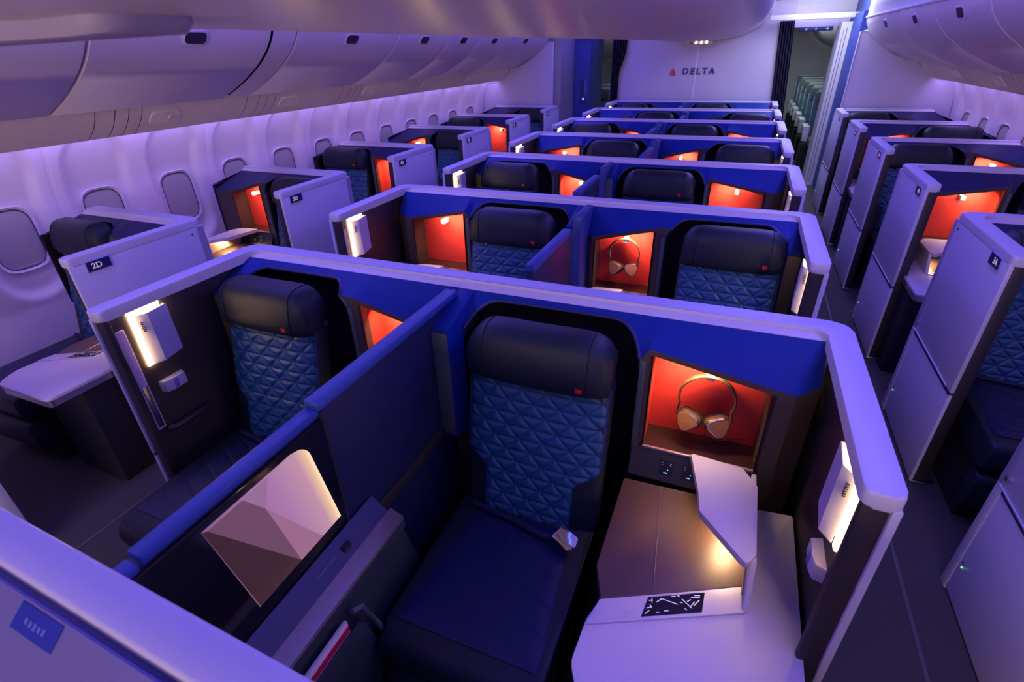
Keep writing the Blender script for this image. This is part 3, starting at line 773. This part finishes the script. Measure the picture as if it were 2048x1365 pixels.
def make_console(strip=True, detail=True):
    rt = empty('side_console')
    # local: u as in the P shell
    ZC = .58
    pad = [(.548, -.246), (.548, -.60), (.515, -.695), (.177, -.525), (.160, -.262), (.31, -.238)]
    bm = bmesh.new(); add_prism(bm, rounded(pad, .004, 2), ZC - .02, ZC, .003); pd = meshobj('leather_pad', bm, PAD, rt, ang=25)
    bm = bmesh.new(); add_tube(bm, [(.43, -.246, ZC + .0003), (.392, -.632, ZC + .0003)], .0014, 5); meshobj('pad_seam', bm, mat('seam_bright', (.35, .28, .22), .35, .6), pd)
    # white table top with control band
    top = [(.517, -.697), (.177, -.527), (.160, -.262), (.160, -.235), (.048, -.225), (.048, -.985), (.485, -.985), (.540, -.87), (.534, -.76)]
    if not strip: top = [(.517, -.697), (.177, -.527), (.160, -.40), (.150, -.40), (.150, -.985), (.50, -.985), (.550, -.87), (.537, -.76)]
    tp = rounded(top, [.0, .0, .0, .0, .004, .03, .09, .06, .01], 6)
    bm = bmesh.new(); add_prism(bm, tp, ZC - .014, ZC - .002, .003); tt = meshobj('table_top', bm, WHITE, rt, ang=30)
    bm = bmesh.new(); tp2 = [(lerp(p[0], .33, .008), lerp(p[1], -.6, .008)) for p in tp]; add_prism(bm, tp2, ZC - .045, ZC - .014); meshobj('table_rim', bm, METAL, rt)
    bm = bmesh.new(); add_prism(bm, [(.545, -.22), (.545, -.60), (.47, -.84), (.16, -.85), (.06, -.84), (.06, -.22)] if strip else [(.545, -.22), (.545, -.60), (.47, -.84), (.17, -.85), (.17, -.22)], 0, ZC - .045, .004); meshobj('console_body', bm, mat('console_body_dark', (.010, .010, .018), .6), rt)
    # raised control band
    bm = bmesh.new(); add_prism(bm, [(.516, -.698), (.178, -.529), (.176, -.605), (.532, -.775)], ZC - .004, ZC + .003, .0015); cbn = meshobj('control_band', bm, WHITE, rt, ang=25)
    # seat control keypad with pictograms
    def KP(a, b, dz=.0):
        # a along band (0..1 from wing to seat), b depth
        e0 = Vector((.178, -.529)).lerp(Vector((.516, -.698)), a); e1 = Vector((.176, -.605)).lerp(Vector((.532, -.775)), a)
        q = e0.lerp(e1, b); return (q.x, q.y, ZC + .0034 + dz)
    bm = bmesh.new(); pts = [KP(.27, .10), (KP(.66, .10)), KP(.66, .88), KP(.27, .88)]
    bm.faces.new([bm.verts.new(p) for p in pts]); kp = meshobj('seat_keypad', bm, GLOSS, cbn)
    bm = bmesh.new()
    def stroke(p, q, wd=.0016):
        p = Vector(p); q = Vector(q); d = (q - p).normalized(); n_ = Vector((-d.y, d.x, 0)) * wd / 2
        bm.faces.new([bm.verts.new(tuple(x)) for x in (p + n_, q + n_, q - n_, p - n_)])
    for a0_, b0_, a1_, b1_ in ((.34, .70, .42, .30), (.44, .50, .50, .36), (.50, .36, .56, .22), (.56, .22, .59, .34), (.47, .16, .50, .16), (.44, .18, .46, .14), (.30, .22, .34, .20), (.30, .30, .36, .27), (.30, .40, .33, .60), (.33, .45, .35, .62),
                               (.63, .15, .62, .35), (.62, .25, .645, .25), (.63, .42, .61, .52), (.61, .52, .645, .55), (.62, .65, .64, .78), (.55, .75, .57, .75), (.49, .72, .52, .72), (.39, .66, .37, .76), (.41, .46, .43, .42), (.36, .35, .38, .42)):
        stroke(KP(a0_, b0_, .0006), KP(a1_, b1_, .0006), .0022)
    meshobj('pictograms', bm, mat('pictogram_white', (.85, .82, .85), .5, emit=(.9, .85, .9), es=.25), kp)
    bm = bmesh.new(); bm.faces.new([bm.verts.new(KP(*q, .0004)) for q in ((.71, .55), (.79, .55), (.79, .9), (.71, .9))]); meshobj('release_button', bm, mat('button_pale', (.6, .55, .58), .4), cbn)
    # raised shelf with its slanted support
    sh = [(.358, -.184), (.207, -.198), (.166, -.263), (.168, -.512), (.190, -.552), (.313, -.415), (.322, -.345)]
    sp = rounded(sh, [.004, .004, .01, .008, .012, .02, .03], 5)
    bm = bmesh.new(); add_prism(bm, sp, .670, .692, .004, seg=3); s_ = meshobj('raised_shelf', bm, WHITE, rt, ang=40)
    bm = bmesh.new()
    add_prism(bm, [(-.20, .680), (-.50, .680), (-.535, .686), (-.575, .62), (-.600, .582), (-.60, .578), (-.20, .578)], .166, .180, .003, axis='x'); meshobj('shelf_support', bm, WHITE, s_, ang=30)
    bm = bmesh.new(); add_prism(bm, [(-.26, .64), (-.50, .64), (-.555, .60), (-.555, .585), (-.26, .585)], .180, .184, 0, axis='x'); meshobj('support_lining', bm, mat('support_lining_tan', (.5, .38, .30), .45), s_)
    area('shelf_light', (.200, -.40, .664), (.35, -.45, -1), .012, .13, 1.4, (1.0, .64, .32), 170, rt)
    return rt

PROTO = {}
for kind in 'PQ':
    for side in (False, True):
        PROTO[(kind, side)] = make_shell(kind, side)
SEAT = make_seat(); CONS = {'P': make_console(True), 'Q': make_console(False)}
index_children()
used = {}
def place(key, proto, loc, scale=(1, 1, 1), rz=0):
    if key in used: o = copy_tree(proto)
    else: o = proto; used[key] = 1
    o.location = loc; o.scale = scale; o.rotation_euler = (0, 0, rz)
    return o
ORD = ['first', 'second', 'third', 'fourth', 'fifth', 'sixth', 'seventh']
Y0, PIT = 1.532, 1.186
SHOWN = []
def plate(shell, s, num, big=True):
    # dark plate with the seat number on the outer face of the aisle wing
    o = box('number_plate', (-.0045, -.555, 1.030), (.0, -.452, 1.078), mat('plate_frame', (.30, .30, .62), .4), shell, .001)
    box('plate_face', (-.0052, -.552, 1.033), (-.004, -.455, 1.075), NAVY, o)
    t = text('plate_text', num, .034, PLATET, (-.0056, -.512, 1.053), (PI/2, 0, -PI/2), o, .0003, .0006)
    # text must read from the aisle whatever the mirroring of its parent
    if s < 0:
        t.rotation_euler = (PI/2, 0, -PI/2); t.scale = (-1, 1, 1)
    return o
def suite(kind, side, xo, s, yb, shell_lab, seat_lab, cons_lab, grp, num=None, sc=1.0, cons=True, seat=True):
    sh = place(('sh', kind, side), PROTO[(kind, side)], (xo, yb, 0), (s * sc, 1, 1))
    tag(sh, shell_lab, 'seat suite', grp[0])
    if num: plate(sh, s, num)
    uc = .838 if kind == 'P' else .330
    if seat:
        se = place('seat', SEAT, (xo + s * uc * sc, yb + (.09 if side else 0), 0), ((sc if sc > .9 else .88) * (1 if kind == 'P' else .95), 1, 1)); tag(se, seat_lab, 'seat', grp[1])
    if cons:
        if kind == 'P': co = place(('c', 'P'), CONS['P'], (xo, yb, 0), (s * sc, .90 if side else 1, 1))
        else: co = place(('c', 'Q'), CONS['Q'], (xo + s * 1.177 * sc, yb, 0), (-s * sc, 1, 1))
        tag(co, cons_lab, 'side console', grp[2])
    return sh
CG = ('centre seat suites', 'lounge seats in the centre suites', 'consoles in the centre suites')
for k in range(7):
    yb = Y0 + PIT * k
    lk, rk = ('Q', 'P') if k % 2 == 0 else ('P', 'Q')
    rown = '%s centre row from camera' % ORD[k] if k < 6 else 'farthest centre row'
    for kd, xo, s, sd in ((lk, -1.88, 1, 'left'), (rk, .379, -1, 'right')):
        near = 'red cubby by the aisle' if kd == 'P' else 'red cubby inboard'
        suite(kd, False, xo, s, yb,
              'pale suite shell, %s, %s half of %s' % (near, sd, rown),
              'navy quilted lounge seat in %s suite, %s' % (sd, rown),
              'white and bronze side console in %s suite, %s' % (sd, rown), CG, cons=(k < 2))
SGL = ('window suites along the left wall', 'lounge seats along the left wall', 'consoles along the left wall')
for k in range(-1, 6):
    yb = 1.754 + PIT * k
    n = k + 2; kd = 'P' if k % 2 == 0 else 'Q'
    sc = {-1: .80, 0: .84, 1: .94}.get(k, 1.0)
    lab = 'plate %dD' % n
    suite(kd, True, -2.47, -1, yb, 'pale window suite shell by the left wall bearing %s' % lab if k >= 0 else 'pale window suite shell cut off at the lower left corner of the photo',
          'navy lounge seat in the left window suite with %s' % lab if k >= 0 else 'dark lounge seat at the far lower left, nearest the camera by the window',
          'white side console in the left window suite with %s' % lab if k >= 0 else 'side console at the far lower left, nearest the camera by the window', SGL,
          num=('%dD' % n) if k >= 0 else None, sc=sc, cons=(k in (0, 1, 2)), seat=(k >= 0))
SGR = ('window suites along the right wall', 'lounge seats along the right wall', 'consoles along the right wall')
for k in range(0, 6):
    yb = 1.766 + PIT * k
    n = k + 2; kd = 'P' if k % 2 == 0 else 'Q'
    lab = 'plate %dA' % n
    suite(kd, True, .99, 1, yb, 'pale window suite shell by right wall bearing %s' % lab if k > 0 else 'pale window suite shell cut off at the lower right corner of the photo',
          'navy lounge seat in the right window suite with %s' % lab if k > 0 else 'dark lounge seat at the far lower right, nearest the camera',
          'white side console in the right window suite with %s' % lab if k > 0 else 'side console at the far lower right, nearest the camera', SGR,
          num=('%dA' % n) if k > 0 else None, cons=(k in (2, 4)), seat=(k > 0))

# ------------------------------------------------------------------ privacy dividers between the two centre suites
for k in range(7):
    yb = Y0 + PIT * k
    xd = -.838 if k % 2 == 0 else -.675
    rt = empty('privacy_divider', (xd, yb, 0))
    tag(rt, 'blue topped privacy divider between the suites, %s' % ('%s centre row from camera' % ORD[k] if k < 6 else 'farthest centre row'), 'divider', 'privacy dividers in the centre rows')
    if k == 0:
        prism('rear_panel', [(-.02, 0), (-.80, 0), (-.80, 1.075), (-.79, 1.085), (-.02, 1.085)], -.014, .014, mat('divider_vinyl', (.008, .014, .06), .5, bump=.2), rt, .003, 'x')
        box('rear_cap', (-.024, -.805, 1.072), (.022, -.10, 1.096), mat('divider_cap_blue', (.035, .08, .30), .45), rt, .005)
        tube('trim_bead', [(.018, -.80, 1.07), (.018, -.80, .70)], .006, CHAR, rt)
        fp = box('front_panel', (-.016, -1.27, .45), (.010, -.80, 1.066), mat('divider_front_navy', (.022, .022, .055), .45), rt, .003)
        box('front_cap', (-.022, -1.245, 1.056), (.016, -.80, 1.078), mat('divider_cap_blue', (.035, .08, .30), .45), rt, .005)
        box('end_cap', (-.020, -1.33, 1.046), (.014, -1.25, 1.068), mat('divider_cap_blue', (.035, .08, .30), .45), rt, .005)
        box('end_panel', (-.014, -1.33, .45), (.008, -1.275, 1.05), mat('divider_vinyl', (.03, .034, .085), .5), rt, .003)
        prism('lower_rail', [(-.22, .60), (-.80, .60), (-.80, .64), (-.22, .64)], .012, .028, CHAR, rt, .003, 'x')
    else:
        box('end_post', (-.022, -.30, .0), (.022, -.06, 1.094), mat('divider_post_blue', (.030, .06, .22), .5), rt, .008)
        box('sliding_panel', (-.018, -.95, .30), (.014, -.46, 1.06), mat('divider_vinyl', (.03, .034, .085), .5), rt, .005)
        box('panel_cap', (-.022, -.95, 1.05), (.018, -.455, 1.080), mat('divider_cap_blue', (.035, .08, .30), .45), rt, .005)

# ------------------------------------------------------------------ screen, ledge and literature pocket in the near right suite
XS = -.838 + .012
scr = empty('video_screen', (XS, 0, 0)); tag(scr, 'glossy video screen with a painted pastel faceted reflection on the near divider', 'screen')
box('screen_bezel', (.0, .262, .70), (.010, .735, 1.052), GLOSS, scr, .003)
def facet(nm, pts, c, es=1.0):
    bm = bmesh.new(); bm.faces.new([bm.verts.new((.0108, y, z)) for y, z in pts])
    m = mat('screen_' + nm, (0.02, .02, .02), .25, emit=c, es=es)
    return bm, m
refl_root = empty('screen_picture', (0, 0, 0), 0, scr)  # root for the painted reflection in the dark glass
PB = [(.705, .745), (.43, .743), (.385, 1.035), (.62, 1.035)]
def faces(nm, pts, c, es, dx=0.0):
    bm = bmesh.new(); bm.faces.new([bm.verts.new((.0104 + dx, y, z)) for y, z in pts])
    meshobj(nm, bm, mat('screen_' + nm, (.01, .01, .01), .3, emit=c, es=es), refl_root, False)
rc = rounded([(.43, .743), (.708, .745), (.662, 1.032), (.385, 1.036)], [0, .0, .05, 0], 6)
# ground of the painted reflection: emissive lavender pink with a warm bright aft edge
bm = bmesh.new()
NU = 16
def edge_r(z): # aft boundary of the reflection at height z
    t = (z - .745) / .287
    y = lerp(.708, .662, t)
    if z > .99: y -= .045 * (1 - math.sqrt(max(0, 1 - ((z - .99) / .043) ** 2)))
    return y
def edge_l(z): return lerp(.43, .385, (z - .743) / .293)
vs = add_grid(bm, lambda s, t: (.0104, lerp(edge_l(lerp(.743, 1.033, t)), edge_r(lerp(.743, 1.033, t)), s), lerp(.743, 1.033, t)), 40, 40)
pm = bpy.data.materials.new('screen_reflection'); pm.use_nodes = True; nt = pm.node_tree; pb = nt.nodes['Principled BSDF']
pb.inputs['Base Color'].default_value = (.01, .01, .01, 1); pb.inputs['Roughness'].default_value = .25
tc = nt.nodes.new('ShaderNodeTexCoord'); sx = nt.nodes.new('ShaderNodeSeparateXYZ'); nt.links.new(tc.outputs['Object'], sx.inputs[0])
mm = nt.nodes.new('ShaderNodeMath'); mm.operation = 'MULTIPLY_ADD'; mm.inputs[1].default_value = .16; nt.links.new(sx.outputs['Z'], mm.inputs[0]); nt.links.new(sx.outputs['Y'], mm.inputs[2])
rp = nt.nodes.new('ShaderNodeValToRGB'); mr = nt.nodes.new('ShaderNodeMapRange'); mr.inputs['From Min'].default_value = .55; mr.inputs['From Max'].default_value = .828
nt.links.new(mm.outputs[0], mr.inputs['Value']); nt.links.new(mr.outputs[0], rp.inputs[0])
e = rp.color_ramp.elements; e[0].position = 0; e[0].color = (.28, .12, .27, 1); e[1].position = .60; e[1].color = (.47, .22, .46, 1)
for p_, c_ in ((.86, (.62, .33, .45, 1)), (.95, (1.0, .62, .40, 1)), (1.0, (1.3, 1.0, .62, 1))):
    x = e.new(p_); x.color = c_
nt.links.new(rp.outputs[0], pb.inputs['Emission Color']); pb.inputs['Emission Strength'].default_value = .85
meshobj('picture', bm, pm, scr, False)  # emission stands in for the suite reflected in the dark glass
# translucent looking facets (opaque darker polygons of the painted reflection)
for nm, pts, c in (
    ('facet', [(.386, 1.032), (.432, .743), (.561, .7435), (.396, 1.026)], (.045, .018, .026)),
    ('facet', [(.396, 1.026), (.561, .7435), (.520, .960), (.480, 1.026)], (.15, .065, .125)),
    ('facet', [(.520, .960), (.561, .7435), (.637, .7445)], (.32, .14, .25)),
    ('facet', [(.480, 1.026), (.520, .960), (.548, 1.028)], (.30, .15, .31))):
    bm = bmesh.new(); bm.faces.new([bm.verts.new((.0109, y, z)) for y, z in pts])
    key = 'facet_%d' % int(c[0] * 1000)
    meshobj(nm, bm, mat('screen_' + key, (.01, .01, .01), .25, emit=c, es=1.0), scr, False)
bpy.data.objects.remove(refl_root)
# ledge under the screen
lg = empty('screen_ledge', (XS, 0, 0)); tag(lg, 'sloping dark ledge with a bright metallic edge under the near video screen', 'ledge')
bm = bmesh.new(); add_prism(bm, [(.012, .700), (.060, .655), (.062, .640), (.012, .640)], .10, .83, 0, axis='y'); meshobj('sloped_top', bm, mat('ledge_navy', (.012, .016, .07), .4), lg)
bm = bmesh.new(); add_prism(bm, [(.060, .655), (.100, .636), (.103, .628), (.060, .628)], .10, .845, .0015, axis='y'); meshobj('metallic_trim', bm, mat('ledge_metal', (.34, .29, .32), .25, .7), lg)
bm = bmesh.new(); add_prism(bm, [(.012, .640), (.100, .628), (.104, .600), (.012, .590)], .10, .845, 0, axis='y'); meshobj('under_rail', bm, SLATE, lg)
bm = bmesh.new(); add_prism(bm, [(.10, .0), (.10, .62), (.84, .62), (.90, .40), (.92, .0)], .0, .085, .004, axis='x'); meshobj('side_panel', bm, SLATE, lg)
box('camera_slot', (.034, .66, .668), (.048, .685, .684), GLOSS, lg)
box('ledge_mark', (.0375, .565, .6795), (.0385, .635, .6805), mat('ledge_print', (.3, .3, .4), .5), lg)
pk = empty('literature_pocket', (XS + .088, 0, 0)); tag(pk, 'dark slate literature pocket on the panel below the screen ledge', 'pocket')
bm = bmesh.new(); add_prism(bm, [(.15, .10), (.15, .53), (.58, .53), (.60, .50), (.68, .10)], .030, .036, .002, axis='x'); meshobj('pocket_front', bm, SLATE, pk)
tube('pocket_frame', [(.03, .57, .585), (.034, .60, .57), (.038, .635, .45), (.040, .70, .12)], .008, mat('pocket_frame_grey', (.10, .12, .13), .4), pk)
mg = empty('magazine', (XS + .100, 0, 0)); tag(mg, 'magazine with a red and pale cover in the literature pocket', 'magazine')
bm = bmesh.new(); add_prism(bm, [(.20, .15), (.20, .563), (.555, .563), (.57, .15)], .0, .010, .001, axis='x'); meshobj('cover', bm, mat('magazine_cover', (.75, .68, .62), .4), mg)
box('spine_band', (.0102, .20, .525), (.0112, .555, .545), mat('magazine_red', (.55, .01, .05), .4), mg)

# ------------------------------------------------------------------ headphones
def headphones(loc, rz, lab, s=1.0):
    rt = empty('headphones', loc, rz); rt.scale = (s, s, s); tag(rt, lab, 'headphones', None)
    R_ = .080
    path = [(math.sin(a) * R_ * 1.02, 0, math.cos(a) * R_ * 1.04 - R_) for a in [math.radians(-112 + 224 * k / 32) for k in range(33)]]
    bm = bmesh.new()
    rings = []
    for i, p in enumerate(path):
        a = math.radians(-112 + 224 * i / 32); n_ = Vector((math.sin(a), 0, math.cos(a)))
        tw = .012 if abs(a) < 1.0 else .008; th = .0055 if abs(a) < 1.0 else .004
        P0 = Vector(p); ring = []
        for j in range(10):
            q = 2 * PI * j / 10; ring.append(bm.verts.new(P0 + n_ * math.cos(q) * th + Vector((0, 1, 0)) * math.sin(q) * tw))
        rings.append(ring)
    for a_, b_ in zip(rings, rings[1:]):
        for j in range(10): bm.faces.new((a_[j], a_[(j+1) % 10], b_[(j+1) % 10], b_[j]))
    bm.faces.new(rings[0][::-1]); bm.faces.new(rings[-1])
    meshobj('headband', bm, BRONZE, rt, ang=60)
    for sx in (-1, 1):
        # ear cup: pad, housing, chrome rim, walnut disc (rounded triangle), facing the viewer and inwards
        def tri(r, n=28):
            out = []
            for k in range(n):
                a = 2 * PI * k / n; rr = r * (1 + .13 * math.cos(3 * (a + PI/2)))
                out.append((math.cos(a) * rr, math.sin(a) * rr * .98))
            return out
        def loft(levels, m, nm, parent):
            bm = bmesh.new(); rg = []
            for r, h in levels: rg.append([bm.verts.new((x, h, z)) for x, z in tri(r)])
            for a_, b_ in zip(rg, rg[1:]):
                n = len(a_)
                for k in range(n): bm.faces.new((a_[k], a_[(k+1) % n], b_[(k+1) % n], b_[k]))
            bm.faces.new(rg[0][::-1]); bm.faces.new(rg[-1]); return meshobj(nm, bm, m, parent, ang=40)
        cup = loft([(.020, .026), (.034, .024), (.038, .012), (.036, .0), (.033, -.004)], BRONZE, 'ear_cup', rt)
        cup.location = (sx * .047, -.010, -.168); cup.rotation_euler = (math.radians(-14), math.radians(-sx * 14), math.radians(sx * 22))
        loft([(.030, .036), (.036, .032), (.037, .024), (.030, .022)], BLACK, 'ear_pad', cup)
        loft([(.033, -.003), (.0335, -.006), (.031, -.0075)], CHROME, 'cup_rim', cup)
        loft([(.031, -.0068), (.030, -.0082)], WOOD, 'walnut_disc', cup)
        tube('hinge', [(sx * .076, 0, -.112), (sx * .080, -.002, -.150), (sx * .070, -.001, -.168)], .0045, BRONZE, rt)
    return rt
headphones((.038, Y0 - .120, .942), 0, 'over-ear headphones with walnut discs hanging in the nearest red cubby')
headphones((.379 - .842, Y0 + PIT - .120, .946), 0, 'over-ear headphones with walnut discs hanging in the red cubby of the second row', .95)
tube('headphone_cable', [(.05, Y0 - .06, .684), (.09, Y0 - .08, .684), (.14, Y0 - .07, .690), (.20, Y0 - .05, .70)], .0022, BRONZE)
tag(bpy.data.objects['headphone_cable'], 'thin bronze headphone cable lying on the floor of the nearest red cubby', 'cable')

# ------------------------------------------------------------------ top of the partition just in front of the camera
fpn = empty('front_partition', (-.78, .206, 0), -.034); tag(fpn, 'pale partition top crossing the lower left corner with a blurred blue plaque', 'partition')
box('top_cap', (-1.15, -.032, 1.06), (1.16, .040, 1.11), PALE, fpn, .010, 3)
box('groove', (-1.15, -.042, 1.05), (1.16, -.030, 1.098), mat('groove_navy', (.04, .035, .14), .5), fpn)
prism('sloped_front', [(-.042, 1.104), (-.046, 1.106), (-.125, 1.04), (-.125, .95), (-.042, .95)], -1.15, 1.16, mat('shaded_front_laminate', (.13, .12, .34), .6), fpn, .003, 'x')  # front lies out of the light: shade put into a darker laminate colour
box('rear_board', (-1.15, -.03, .0), (1.16, .030, 1.06), PALE, fpn)
sl = lambda y: 1.106 + (y + .046) * (.066 / .079)
def PQ(x, y, d=.0015): return (x, y, sl(y) + d)
plq = bmesh.new(); add_quad(plq, PQ(-.105, -.050), PQ(.0, -.050), PQ(.0, -.078), PQ(-.105, -.078)); pq = meshobj('plaque', plq, mat('plaque_blue', (.01, .025, .35), .4), fpn)
for k in range(5):
    pm_ = bmesh.new(); x_ = -.080 + k * .011
    add_quad(pm_, PQ(x_, -.062, .0022), PQ(x_ + .007, -.062 - .001 * (k % 2), .0022), PQ(x_ + .007, -.069, .0022), PQ(x_, -.068 - .001 * (k % 3), .0022)); meshobj('faint_mark', pm_, mat('plaque_mark', (.08, .13, .55), .5), pq)

# hanging block of the centre bins at the top left, close to the camera
blk = empty('centre_bin', (0, 0, 0)); tag(blk, 'rounded centre bin end hanging into the upper left corner, close to the camera', 'overhead bin')
zp = lambda x: 1.829 + max(0, (x + .98) / .42) ** 2.2 * .020
bm = bmesh.new()
pts = rounded([(-2.1, .43), (-.655, .43), (-.655, .555), (-2.1, .555)], [.01, .05, .02, .01], 8)
lo = [bm.verts.new((p[0], p[1], zp(p[0]))) for p in pts]; lo2 = [bm.verts.new((lerp(p[0], -1.35, .0), p[1], zp(p[0]) + .01)) for p in pts]
ins_ = [bm.verts.new((lerp(p[0], -1.35, .012), lerp(p[1], .49, .06), zp(p[0]) )) for p in pts]
hi = [bm.verts.new((p[0], p[1], 2.42)) for p in pts]
n = len(pts)
for k in range(n):
    bm.faces.new((lo2[k], lo2[(k+1) % n], hi[(k+1) % n], hi[k])); bm.faces.new((ins_[k], ins_[(k+1) % n], lo2[(k+1) % n], lo2[k]))
bm.faces.new(ins_[::-1]); bmesh.ops.delete(bm, geom=lo, context='VERTS')
meshobj('bin_body', bm, mat('shaded_bin_end', (.30, .26, .38), .5), blk, ang=50)  # dim blue shade on the block painted in as a darker bin colour

# ------------------------------------------------------------------ seats of the rear cabin seen through the doorways
def rear_seat():
    rt = empty('economy_seat')
    bm = bmesh.new(); add_prism(bm, rounded([(0, .42), (-.12, .42), (-.03, 1.12), (.05, 1.12)], [.02, .03, .03, .03], 4), 0, .46, .02, axis='x'); meshobj('backrest', bm, REARF, rt, ang=50)
    bm = bmesh.new(); add_prism(bm, rounded([(-.07, .93), (-.06, 1.12), (-.0, 1.14), (.03, .93)], .02, 4), .02, .44, .02, axis='x'); meshobj('headrest', bm, REARG, rt, ang=50)
    bm = bmesh.new(); add_tube(bm, [(.0, -.02, .70), (-.01, .02, 1.02), (.03, .03, 1.14), (.43, .03, 1.14), (.47, .02, 1.02), (.46, -.02, .70)], .010, 6); meshobj('shell_frame', bm, REARP, rt)
    box('cushion', (0, -.52, .36), (.46, -.05, .48), REARG, rt, .03)
    ar = box('armrest', (-.10, -.42, .56), (-.01, .02, .66), REARP, rt, .01); box('armrest_end', (-.10, -.44, .44), (-.01, -.36, .60), REARP, rt, .01)
    box('pedestal', (-.08, -.40, 0), (.40, .0, .36), BLACK, rt)
    return rt
RS = rear_seat(); index_children(); first = True
for i in range(6):
    o = RS if first else copy_tree(RS); first = False
    o.location = (.98 + .0 * i, 10.15 + .92 * i, 0)
    tag(o, 'grey quilted rear cabin seat in the right doorway, %s' % ('nearest of the file' if i == 0 else '%s of the file' % ORD[i]), 'airline seat', 'rear cabin seats behind the right doorway')
for i in range(4):
    o = copy_tree(RS); o.location = (-2.95, 10.0 + .95 * i, 0)
    tag(o, 'dark rear cabin seat in the left doorway, %s from the front' % ORD[i], 'airline seat', 'rear cabin seats behind the left doorway')
structure(box('wall_gap_left', (-3.9, 9.25, 0), (-2.55, 9.3, 2.3), GREYW))
